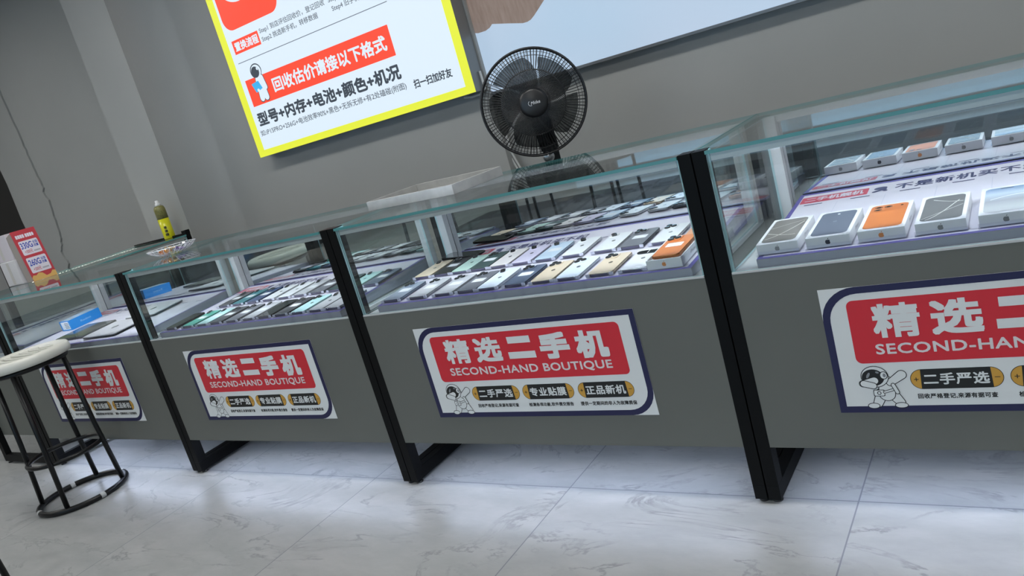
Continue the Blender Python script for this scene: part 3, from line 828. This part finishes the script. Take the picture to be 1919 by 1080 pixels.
for f in (capsule(.196, .37, .190, .315, .021), capsule(.224, .37, .228, .315, .021), capsule(.212, .415, .212, .365, .032, .036), capsule(.236, .425, .246, .365, .014), ell(.208, .463, .044, .040)):
    flat(bm, [(.211+(x-.211)*1.06, .39+(y-.39)*1.03) for x, y in f], z, 1); z += .00008
for f in (capsule(.196, .37, .190, .315, .019), capsule(.224, .37, .228, .315, .019), capsule(.212, .415, .212, .365, .030, .034), capsule(.236, .425, .246, .365, .012), ell(.208, .463, .041, .037)):
    flat(bm, f, z, 0); z += .00008
flat(bm, ell(.200, .460, .033, .031), z, 1); z += .0001
flat(bm, ell(.222, .474, .006, .009, 14, .4), z, 0); z += .0001
flat(bm, [(.138, .405), (.158, .352), (.218, .366), (.200, .412)], z, 2); flat(bm, ell(.180, .362, .010, .009), z+.0002, 0)
ob('astronaut', bm, [LW, LINK, LBLU], face, fix=False)

BW0, BZ0, BYW = -1.535, 1.178, 1.620
t = root('large_light_box', 'large pale blue light box poster with a printed hand, behind the fan', 'light box', (BW0, BYW, BZ0))
bm = BM(); box(bm, 0, 3.6, .003, .060, 0, 1.40); ob('casing', bm, mat('grey_casing', (.22, .23, .23), .4, metal=.3), t)
bm = BM()
for a in ((0, 3.6, 0, .012), (0, 3.6, 1.388, 1.40), (0, .012, .012, 1.388), (3.588, 3.6, .012, 1.388)): box(bm, a[0], a[1], -.006, .003, a[2], a[3])
ob('frame', bm, mat('dark_aluminium', (.16, .17, .18), .4, metal=.5), t)
def big_face():
    m, nt, N, L = new_mat('lit_pale_blue'); b = N['Principled BSDF']; b.inputs['Base Color'].default_value = (.12, .14, .16, 1); b.inputs['Roughness'].default_value = .35
    tc = N.new('ShaderNodeTexCoord'); nz = N.new('ShaderNodeTexNoise'); nz.inputs['Scale'].default_value = .8; L.new(tc.outputs['Object'], nz.inputs['Vector'])
    cr = N.new('ShaderNodeValToRGB'); e = cr.color_ramp.elements; e[0].position = .35; e[0].color = (.66, .90, 1.16, 1); e[1].position = .65; e[1].color = (.80, .92, 1.14, 1)
    L.new(nz.outputs['Fac'], cr.inputs[0]); L.new(cr.outputs[0], b.inputs['Emission Color']); b.inputs['Emission Strength'].default_value = LB_BIG
    return m
bm = BM(); flat(bm, rrect(.012, 3.588, .012, 1.388, 0), 0); face = ob('poster_face', bm, big_face(), t, (0, .001, 0), UPR)
def skin(name, a, b_):
    m, nt, N, L = new_mat(name); b = N['Principled BSDF']; b.inputs['Base Color'].default_value = (.08, .06, .05, 1); b.inputs['Roughness'].default_value = .4
    tc = N.new('ShaderNodeTexCoord'); mp = N.new('ShaderNodeMapping'); mp.inputs['Rotation'].default_value = (0, 0, .5); mp.inputs['Scale'].default_value = (60, 9, 1)
    L.new(tc.outputs['Object'], mp.inputs[0]); nz = N.new('ShaderNodeTexNoise'); nz.inputs['Scale'].default_value = 1.2; nz.inputs['Detail'].default_value = 4; L.new(mp.outputs[0], nz.inputs['Vector'])
    cr = N.new('ShaderNodeValToRGB'); e = cr.color_ramp.elements; e[0].position = .3; e[0].color = (*a, 1); e[1].position = .7; e[1].color = (*b_, 1)
    L.new(nz.outputs['Fac'], cr.inputs[0]); L.new(cr.outputs[0], b.inputs['Emission Color']); b.inputs['Emission Strength'].default_value = LB_BIG
    return m
SKIN1, SKIN2, SKIN3 = skin('printed_skin', (.27, .20, .165), (.38, .30, .265)), skin('printed_skin_low', (.30, .23, .20), (.37, .30, .27)), skin('printed_skin_fold', (.10, .075, .06), (.16, .12, .10))
H = lambda l: [(x-BW0, z_-BZ0) for x, z_ in l]
bm = BM()
flat(bm, H([(-1.523, 1.484), (-1.482, 1.472), (-1.438, 1.471), (-1.412, 1.478), (-1.388, 1.494), (-1.40, 1.53), (-1.523, 1.56)]), .0006, 1)
flat(bm, H([(-1.523, 1.531), (-1.485, 1.523), (-1.44, 1.505), (-1.393, 1.490), (-1.307, 1.468), (-1.23, 1.447), (-1.205, 1.446), (-1.185, 1.450), (-1.162, 1.463), (-1.129, 1.486), (-1.092, 1.512), (-1.05, 1.56), (-1.02, 1.64), (-1.02, 1.90), (-1.10, 2.10), (-1.523, 2.10)]), .0010, 0)
flat(bm, H([(-1.40, 1.66), (-1.30, 1.615), (-1.22, 1.60), (-1.16, 1.64), (-1.20, 1.72), (-1.42, 1.78)]), .0014, 2)
ob('printed_hand', bm, [SKIN1, SKIN2, SKIN3], face, fix=False)
# cables at the wall
bm = BM(); tube(bm, [(-1.515, 1.635, 0.97), (-1.512, 1.640, 0.88), (-1.49, 1.645, 0.80), (-1.47, 1.645, 0.60), (-1.46, 1.645, 0.30)], .006, 8)
tube(bm, [(-1.495, 1.635, 0.97), (-1.498, 1.640, 0.89), (-1.475, 1.650, 0.80), (-1.455, 1.650, 0.60), (-1.44, 1.650, 0.30)], .006, 8)
ob('wall_cable', bm, mat('white_cable', (.62, .63, .62), .5), None, label='pair of white cables hanging down the wall behind the fan', cat='cable')
bm = BM(); tube(bm, [(-1.500, 1.57, 1.30), (-1.498, 1.57, 1.215), (-1.53, 1.565, 1.196), (-1.58, 1.56, 1.194), (-1.62, 1.555, 1.2030)], .006, 8)
ob('light_box_cable', bm, mat('white_cable', (.62, .63, .62), .5), None, label='grey cable looping under the corner of the yellow light box', cat='cable')

# ------------------------------------------------------------------ pedestal fan
FX, FY, FZ, FR = -0.918, 1.0, 1.094, 0.203
face_dir = math.atan2(0.690-FX, 1.7222+FY)          # turned towards the camera side
fan = root('pedestal_fan', 'black pedestal fan standing behind the counter in front of the pale light box', 'fan', (FX, FY, 0), (0, 0, face_dir))
HUB = FZ
# fan faces local -y
bm = BM(); lathe(bm, [(0, .030), (.06, .030), (.17, .014), (.178, .006), (.178, 0), (0, 0)], 40, 0, (.014, .10, 0)); ob('base', bm, BLKPL, fan)
bm = BM(); lathe(bm, [(0, .02), (.019, .02), (.019, .60), (.023, .60), (.023, .66), (.0145, .66), (.0145, .83), (0, .83)], 24, 0, (.014, .10, 0)); ob('pole', bm, BLKPL, fan)
bm = BM()
prism(bm, rrect(-.032, .032, .78, .95, .012), 0, .060)
ob('control_box', bm, BLKPL, fan, (.016, .135, 0), UPR)
bm = BM(); prism(bm, [(-.020, .90), (.052, .90), (.048, 1.00), (.040, 1.10), (-.036, 1.10), (-.028, 1.00)], 0, .070); ob('neck', bm, BLKPL, fan, (0, .130, 0), UPR)
bm = BM(); lathe(bm, [(0, 0), (.024, 0), (.024, .012), (.020, .018), (0, .018)], 28, 0); k = ob('height_knob', bm, mat('silver_knob', (.55, .56, .57), .25, metal=.9), fan, (.003, .073, .872), (PI/2, 0, 0))
bm = BM(); lathe(bm, [(0, -.04), (.052, -.04), (.068, -.02), (.070, .05), (.055, .10), (.03, .12), (0, .122)], 32, 0); ob('motor_housing', bm, BLKPL, fan, (0, .075, HUB), (-PI/2, 0, 0))
def wire_grille(depth0, depth1, name, n, swirl, rw, rin, rings):
    bm = BM()
    def yz(t):     # t in 0..1 from hub to rim -> local y
        return depth0+(depth1-depth0)*(t**2.2)
    for i in range(n):
        a0 = 2*PI*i/n
        pts = []
        for s in range(11):
            tt = s/10; r = rin+(FR-.004-rin)*tt
            k = max(0.0, 1-r/(FR*.62)); a = a0+swirl*k*1.6
            pts.append((r*math.cos(a), yz(tt), r*math.sin(a)))
        tube(bm, pts, rw, 4, caps=False)
    for q, rr in rings:
        r = FR*q; tt = max(0, min(1, (r-rin)/(FR-rin)))
        tube(bm, [(r*math.cos(2*PI*i/72), yz(tt)+(.0015 if q < 1 else 0), r*math.sin(2*PI*i/72)) for i in range(72)], rr, 6, closed=True)
    return ob(name, bm, BLKPL, fan, (0, 0, HUB))
wire_grille(-.085, -.030, 'front_grille', 96, .62, .0019, .050, ((1.0, .0044), (.93, .0009), (.865, .0013), (.60, .0024)))
wire_grille(.050, -.018, 'rear_grille', 60, -.25, .0009, .060, ((.985, .0030),))
bm = BM(); lathe(bm, [(0, -.012), (.045, -.012), (.055, -.006), (.057, .012), (0, .012)], 36, 0); hub = ob('grille_badge', bm, BLKPL, fan, (0, -.083, HUB), (-PI/2, 0, 0))
bm = BM(); text(bm, 'Midea', -.012, .024, -.006, .006, 0, 0, .01, 1.0, .25)
for s in range(10):
    a, b = PI*.62+PI*1.0*s/10, PI*.62+PI*1.0*(s+1)/10
    flat(bm, [(-.012+.0095*math.cos(a), .0095*math.sin(a)), (-.012+.0095*math.cos(b), .0095*math.sin(b)), (-.012+.0080*math.cos(b), .0080*math.sin(b)), (-.012+.0080*math.cos(a), .0080*math.sin(a))], 0)
ob('lettering', bm, mat('silver_print', (.72, .72, .72), .4), hub, (0, 0, -.0135), (PI, 0, 0), fix=False)
def smoky():
    m, nt, N, L = new_mat('smoky_blade'); b = N['Principled BSDF']
    b.inputs['Base Color'].default_value = (.020, .021, .021, 1); b.inputs['Roughness'].default_value = .3
    tr = N.new('ShaderNodeBsdfTransparent'); tr.inputs[0].default_value = (.62, .64, .64, 1)
    mx = N.new('ShaderNodeMixShader'); mx.inputs[0].default_value = .72
    L.new(tr.outputs[0], mx.inputs[1]); L.new(b.outputs[0], mx.inputs[2]); L.new(mx.outputs[0], N['Material Output'].inputs[0])
    return m
BLADE = smoky()
for k in range(5):
    bm = BM()
    nu, nv = 9, 7
    g = []
    for i in range(nu):
        u = i/(nu-1); r = .040+.132*u
        half = .36+.24*math.sin(PI*min(1, .20+.62*u))*(1 if u < .9 else .90)
        rowv = []
        for j in range(nv):
            v = j/(nv-1)-.5
            a = 2*PI*k/5+.30+.45*u+half*1.95*v
            rowv.append(bm.verts.new((r*math.cos(a), -.028+.034*v+.006*math.sin(PI*(v+.5)), r*math.sin(a))))
        g.append(rowv)
    for i in range(nu-1):
        for j in range(nv-1):
            f = bm.faces.new((g[i][j], g[i+1][j], g[i+1][j+1], g[i][j+1])); f.smooth = True
    bmesh.ops.solidify(bm, geom=list(bm.faces), thickness=.0018)
    ob('blade', bm, BLADE, fan, (0, 0, HUB))
bm = BM(); lathe(bm, [(0, -.035), (.030, -.035), (.040, -.022), (.040, .015), (0, .015)], 28, 0); ob('spinner', bm, BLKPL, fan, (0, -.025, HUB), (-PI/2, 0, 0))

# ------------------------------------------------------------------ stool
SEATM = mat('ivory_plastic', (.66, .66, .60), .38)
STEEL = mat('black_painted_tube', (.004, .0042, .0045), .35, spec=.35, bump=.01, bscale=200)
TAPE = mat('grey_tape', (.45, .46, .46), .5)
def make_stool(label, x, y, rz):
    t = root('bar_stool', label, 'stool', (x, y, 0), (0, 0, rz), group='round bar stools')
    bm = BM()
    lathe(bm, [(.118, .672), (.130, .676), (.160, .678), (.172, .674), (.178, .664), (.179, .648), (.175, .637), (.165, .635), (.118, .652)], 64, 0, closed=True)
    seat = ob('seat', bm, SEATM, t)
    bm = BM(); lathe(bm, [(0, .655), (.119, .655), (.119, .650), (0, .650)], 48); ob('seat_well', bm, SEATM, seat)
    for i in range(7):
        u = (i-3)*.0335
        bm = BM(); ln = math.sqrt(max(.0004, .119**2-u*u))
        A = []
        for s in range(13):
            v = -1+2*s/12
            yy = ln*v; xx = u+.020*(1-v*v)*(1 if i != 3 else .6)-.010
            if math.hypot(xx, yy) > .1195: k_ = .1195/math.hypot(xx, yy); xx *= k_; yy *= k_
            A.append((xx, yy))
        for (xa, ya), (xb, yb) in zip(A, A[1:]):
            vs = [bm.verts.new((p[1], -p[0], p[2])) for p in ((xa-.010, ya, .654), (xa+.010, ya, .654), (xb+.010, yb, .654), (xb-.010, yb, .654), (xa-.010, ya, .673), (xa+.010, ya, .673), (xb+.010, yb, .673), (xb-.010, yb, .673))]
            for q in ((4, 5, 6, 7), (0, 3, 2, 1), (0, 4, 7, 3), (1, 2, 6, 5), (0, 1, 5, 4), (3, 7, 6, 2)): bm.faces.new([vs[c] for c in q])
        bmesh.ops.remove_doubles(bm, verts=bm.verts, dist=1e-5)
        ob('seat_slat', bm, SEATM, seat)
    def ring(r, z, tr): return [(r*math.cos(2*PI*i/56), r*math.sin(2*PI*i/56), z) for i in range(56)]
    bm = BM(); tube(bm, ring(.150, .624, 0), .0105, 10, closed=True); ob('seat_ring', bm, STEEL, t)
    bm = BM(); tube(bm, ring(.152, .215, 0), .0095, 10, closed=True); ob('foot_ring', bm, STEEL, t)
    bm = BM(); tube(bm, ring(.180, .0125, 0), .0120, 12, closed=True); br = ob('base_ring', bm, STEEL, t)
    for a0 in (-.05, 1.45, 2.9, 4.5):
        bm = BM(); tube(bm, [(.180*math.cos(a0+d), .180*math.sin(a0+d), .0125) for d in (-.055, -.02, .02, .055)], .0127, 12); ob('floor_glide', bm, TAPE, br)
    for k in range(4):
        a = -.84+PI/2*k
        bm = BM(); tube(bm, [(.147*math.cos(a), .147*math.sin(a), .628), (.158*math.cos(a), .158*math.sin(a), .30), (.176*math.cos(a), .176*math.sin(a), .018)], .0108, 10); ob('leg', bm, STEEL, t)
    return t
st = make_stool('round ivory topped bar stool with black tube frame in front of the left counter', -2.945, -.213, 0)
for lab, x, y, rz in (('ivory topped bar stool cut off at the lower left corner of the photo', -2.42, -.94, .2), ('ivory topped bar stool seen only in the mirror of the counter before the fan', -1.55, -1.75, .5), ('ivory topped bar stool farther back, seen only in the case mirrors', -2.35, -2.0, .1)):
    c = copy_tree(st); c['label'] = lab; c.location = (x, y, 0); c.rotation_euler = (0, 0, rz)

bm = BM(); prism(bm, rrect(-4.6, 2.6, -4.6, -2.3, .05), 0, .008, bev=.002)  # invented mat, out of view: keeps the mirrored far floor dark
ob('mirror_dark_mat', bm, mat('dark_mat', (.045, .046, .05), .9, bump=.3, bscale=300), label='unseen dark grey mat added behind the camera to darken the case mirrors', cat='mat')
# ------------------------------------------------------------------ things standing on the counters
t = root('spray_can', 'yellow spray can with white nozzle on the far left counter', 'spray can', (-3.79, 1.185, TOPZ+.0005))
bm = BM(); lathe(bm, [(0, 0), (.031, 0), (.0335, .004), (.0335, .125), (0, .125)], 32); ob('yellow_body', bm, mat('yellow_paint', (.66, .64, .01), .3), t)
bm = BM(); lathe(bm, [(0, .1251), (.0336, .1251), (.0336, .185), (.030, .198), (.022, .206), (0, .206)], 32); ob('olive_upper', bm, mat('olive_label', (.20, .19, .06), .35, noise=.3, nscale=120), t)
bm = BM(); lathe(bm, [(0, .206), (.016, .206), (.016, .220), (.011, .224), (.010, .240), (0, .241)], 20); ob('nozzle', bm, mat('white_nozzle', (.75, .76, .76), .4), t)
bm = BM(); 
for i in range(3): box(bm, .012, .0300, -.0300+.001*i, -.0180, .020+.022*i, .034+.022*i)
ob('dark_print', bm, mat('dark_print', (.06, .06, .02), .4), t)

# crystal bowl with sweets
CRYS = clear_mat('cut_crystal', (.97, .97, .98), 1.55)
t = root('crystal_bowl', 'shallow cut crystal bowl of sweets across two counter tops', 'bowl', (-2.43, .292, TOPZ+.0005), (0, 0, .35))
BS = .64
bm = BM()
nR = 48
def bowl_ring(r, z, wob): return [bm.verts.new((BS*1.28*r*(1+wob*((i % 2)*2-1))*math.cos(2*PI*i/nR), BS*1.0*r*(1+wob*((i % 2)*2-1))*math.sin(2*PI*i/nR), .72*z)) for i in range(nR)]
R_ = [bowl_ring(.050, 0, 0), bowl_ring(.085, .010, .02), bowl_ring(.115, .026, .035), bowl_ring(.136, .046, .045), bowl_ring(.132, .046, .045), bowl_ring(.110, .029, .03), bowl_ring(.082, .014, .02), bowl_ring(.045, .005, 0)]
for A, B in zip(R_, R_[1:]):
    for i in range(nR): bm.faces.new((A[i], A[(i+1) % nR], B[(i+1) % nR], B[i]))
bm.faces.new(R_[0][::-1]); bm.faces.new(R_[-1])
ob('bowl', bm, CRYS, t)
bm = BM()
tube(bm, [(BS*1.28*.134*math.cos(2*PI*i/nR), BS*.134*math.sin(2*PI*i/nR), .72*.046) for i in range(nR)], .0016, 6, closed=True)
for i in range(0, nR, 2):
    a = 2*PI*i/nR
    tube(bm, [(BS*1.28*r*math.cos(a+o), BS*r*math.sin(a+o), .72*z_+.0008) for r, z_, o in ((.06, .003, 0), (.09, .012, .06), (.116, .0265, .12), (.134, .0445, .18))], .0012, 4)
ob('cut_ribs', bm, mat('frosted_crystal', (.75, .76, .78), .15), t)
SW_ = [('orange', (.85, .35, .08)), ('orange', (.80, .42, .12)), ('violet', (.30, .20, .42)), ('silver', (.70, .70, .74)), ('violet', (.22, .16, .34)), ('gold', (.70, .50, .22)), ('orange', (.88, .46, .18)), ('silver', (.60, .60, .66))]
spots = [(-.055, .01, .030), (-.030, -.012, .033), (.035, .012, .030), (.005, .020, .029), (.062, -.008, .029), (-.005, -.005, .040), (-.070, -.015, .029), (.090, .012, .034)]
wh = ['outermost left', 'left of the pile', 'right of the pile', 'back of the pile', 'far right of the pile', 'top of the pile', 'front left', 'resting on right rim']
for (cn, cc), (x, y, z_), wl in zip(SW_, spots, wh):
    c, s = math.cos(.35), math.sin(.35)
    tt = root('wrapped_sweet', '%s wrapped sweet in the crystal bowl, %s' % (cn, wl), 'sweet', (-2.43+.75*(x*c-y*s), .292+.75*(x*s+y*c), TOPZ+z_-.014), (0, .2, random.uniform(0, 3)), group='sweets in the crystal bowl')
    m = mat('foil_'+cn, cc, .25, metal=.3)
    bm = BM(); lathe(bm, [(0, -.008), (.008, -.006), (.011, 0), (.008, .006), (0, .008)], 12); ob('sweet', bm, m, tt)
    for sg in (-1, 1):
        bm = BM(); pts = [(sg*.009, 0, 0)]+[(sg*(.022), .010*math.sin(a), .008*math.cos(a)) for a in [2*PI*i/10 for i in range(10)]]
        vv = [bm.verts.new(p) for p in pts]
        for i in range(10): bm.faces.new((vv[0], vv[1+i], vv[1+(i+1) % 10]))
        ob('wrapper_twist', bm, m, tt)

# grey lid tray across two counters
t = root('grey_tray', 'open grey rectangular tray lying across two counter tops', 'tray', (-1.222, .262, TOPZ+.0005), (0, 0, -.12))
TG = mat('grey_board', (.36, .36, .345), .7, noise=.10, nscale=25)
TR_ = mat('pale_board_rim', (.74, .74, .72), .6)
TWd, TDp, THt = .415, .245, .031
bm = BM(); box(bm, 0, TWd, 0, TDp, 0, .004); base = ob('tray_base', bm, TG, t)
for nm, a in (('tray_side', (0, TWd, 0, .005)), ('tray_side', (0, TWd, TDp-.005, TDp)), ('tray_end', (0, .005, .005, TDp-.005)), ('tray_end', (TWd-.005, TWd, .005, TDp-.005))):
    bm = BM(); box(bm, a[0], a[1], a[2], a[3], .004, THt, 0)
    for f in bm.faces:
        f.normal_update()
        if abs(f.normal.z) > .5 and f.calc_center_median().z > .02: f.material_index = 1
    ob(nm, bm, [TG, TR_], t)

# red price card
t = root('price_card', 'red fronted standing box reading 330G and 260G beside the white cartons', 'price card', (-3.962, .415, TOPZ+.0005), (-.20, 0, 1.44))
t.scale = (.50, 1, .97)
CRD = mat('red_card', (.50, .035, .05), .4)
bm = BM(); prism(bm, rrect(0, .255, 0, .305, .004), -.004, 0); cd = ob('card', bm, CRD, t, (0, 0, 0), UPR)
bm = BM()
flat(bm, rrect(.030, .228, .155, .240, .010), .0005, 0); flat(bm, rrect(.026, .232, .045, .138, .010), .0005, 0)
for i in range(4): flat(bm, rrect(.030+.023*i, .050+.023*i, .257, .278, .003), .0005, 0)
for i in range(4): flat(bm, rrect(.130+.023*i, .150+.023*i, .257, .278, .003 if i < 3 else .009), .0005, 0)
ob('white_panels', bm, mat('pale_pink_paper', (.72, .68, .74), .5), cd)
for n_, y_ in (('330G', .193), ('260G', .088)):
    bm = BM(); text(bm, n_, .038, .160, y_, y_+.037, .0009, 0, .03)
    text(bm, '全国', .168, .218, y_+.020, y_+.037, .0009, 0, .02); text(bm, '流量', .168, .218, y_, y_+.017, .0009, 0, .02)
    ob('blue_lettering', bm, mat('blue_print', (.03, .06, .38), .4), cd)
for n_, y_ in (('+300元', .163), ('+200元', .055)):
    bm = BM(); text(bm, n_, .055, .135, y_, y_+.022, .0009, 0, .015); flat(bm, rrect(.146, .215, y_+.003, y_+.012, 0), .0008, 1)
    ob('red_lettering', bm, [mat('red_print', (.50, .03, .05), .4), mat('grey_print2', (.42, .40, .44), .4)], cd)
bm = BM(); flat(bm, [(.0, .0), (.255, .0), (.255, .030), (.225, .034), (.195, .018), (.150, .014), (.120, .036), (.085, .042), (.050, .030), (.020, .034), (0, .022)], .0009, 0)
ob('gold_coins', bm, mat('gold_print', (.70, .42, .12), .4), cd)
bm = BM(); box(bm, .002, .253, .0005, .105, .001, .302)
for v in bm.verts:
    if v.co.y > .05 and v.co.z < .1: v.co.z += .022
ob('box_body', bm, mat('brown_card', (.36, .32, .29), .6), t)
# white cartons
WC = mat('white_carton', (.66, .65, .67), .6)
for lab, a, m in (('low white carton on the far left counter, carrying the pinkish one', (-4.275, -4.100, .420, .600, TOPZ+.0005, 1.042), WC), ('pinkish white carton stacked on the low white carton at far left', (-4.310, -4.112, .432, .600, 1.0425, 1.190), mat('pinkish_carton', (.62, .58, .62), .6))):
    t = root('carton', lab, 'carton', (a[0], a[2], a[4]), group='white cartons on the far left counter')
    bm = BM(); box(bm, 0, a[1]-a[0], 0, a[3]-a[2], 0, a[5]-a[4], bev=.006); ob('carton_body', bm, m, t)
    bm = BM(); box(bm, .07, .10, -.0006, -.0001, .008, a[5]-a[4]-.008); ob('sealing_tape', bm, mat('clear_tape', (.55, .53, .50), .3), t)
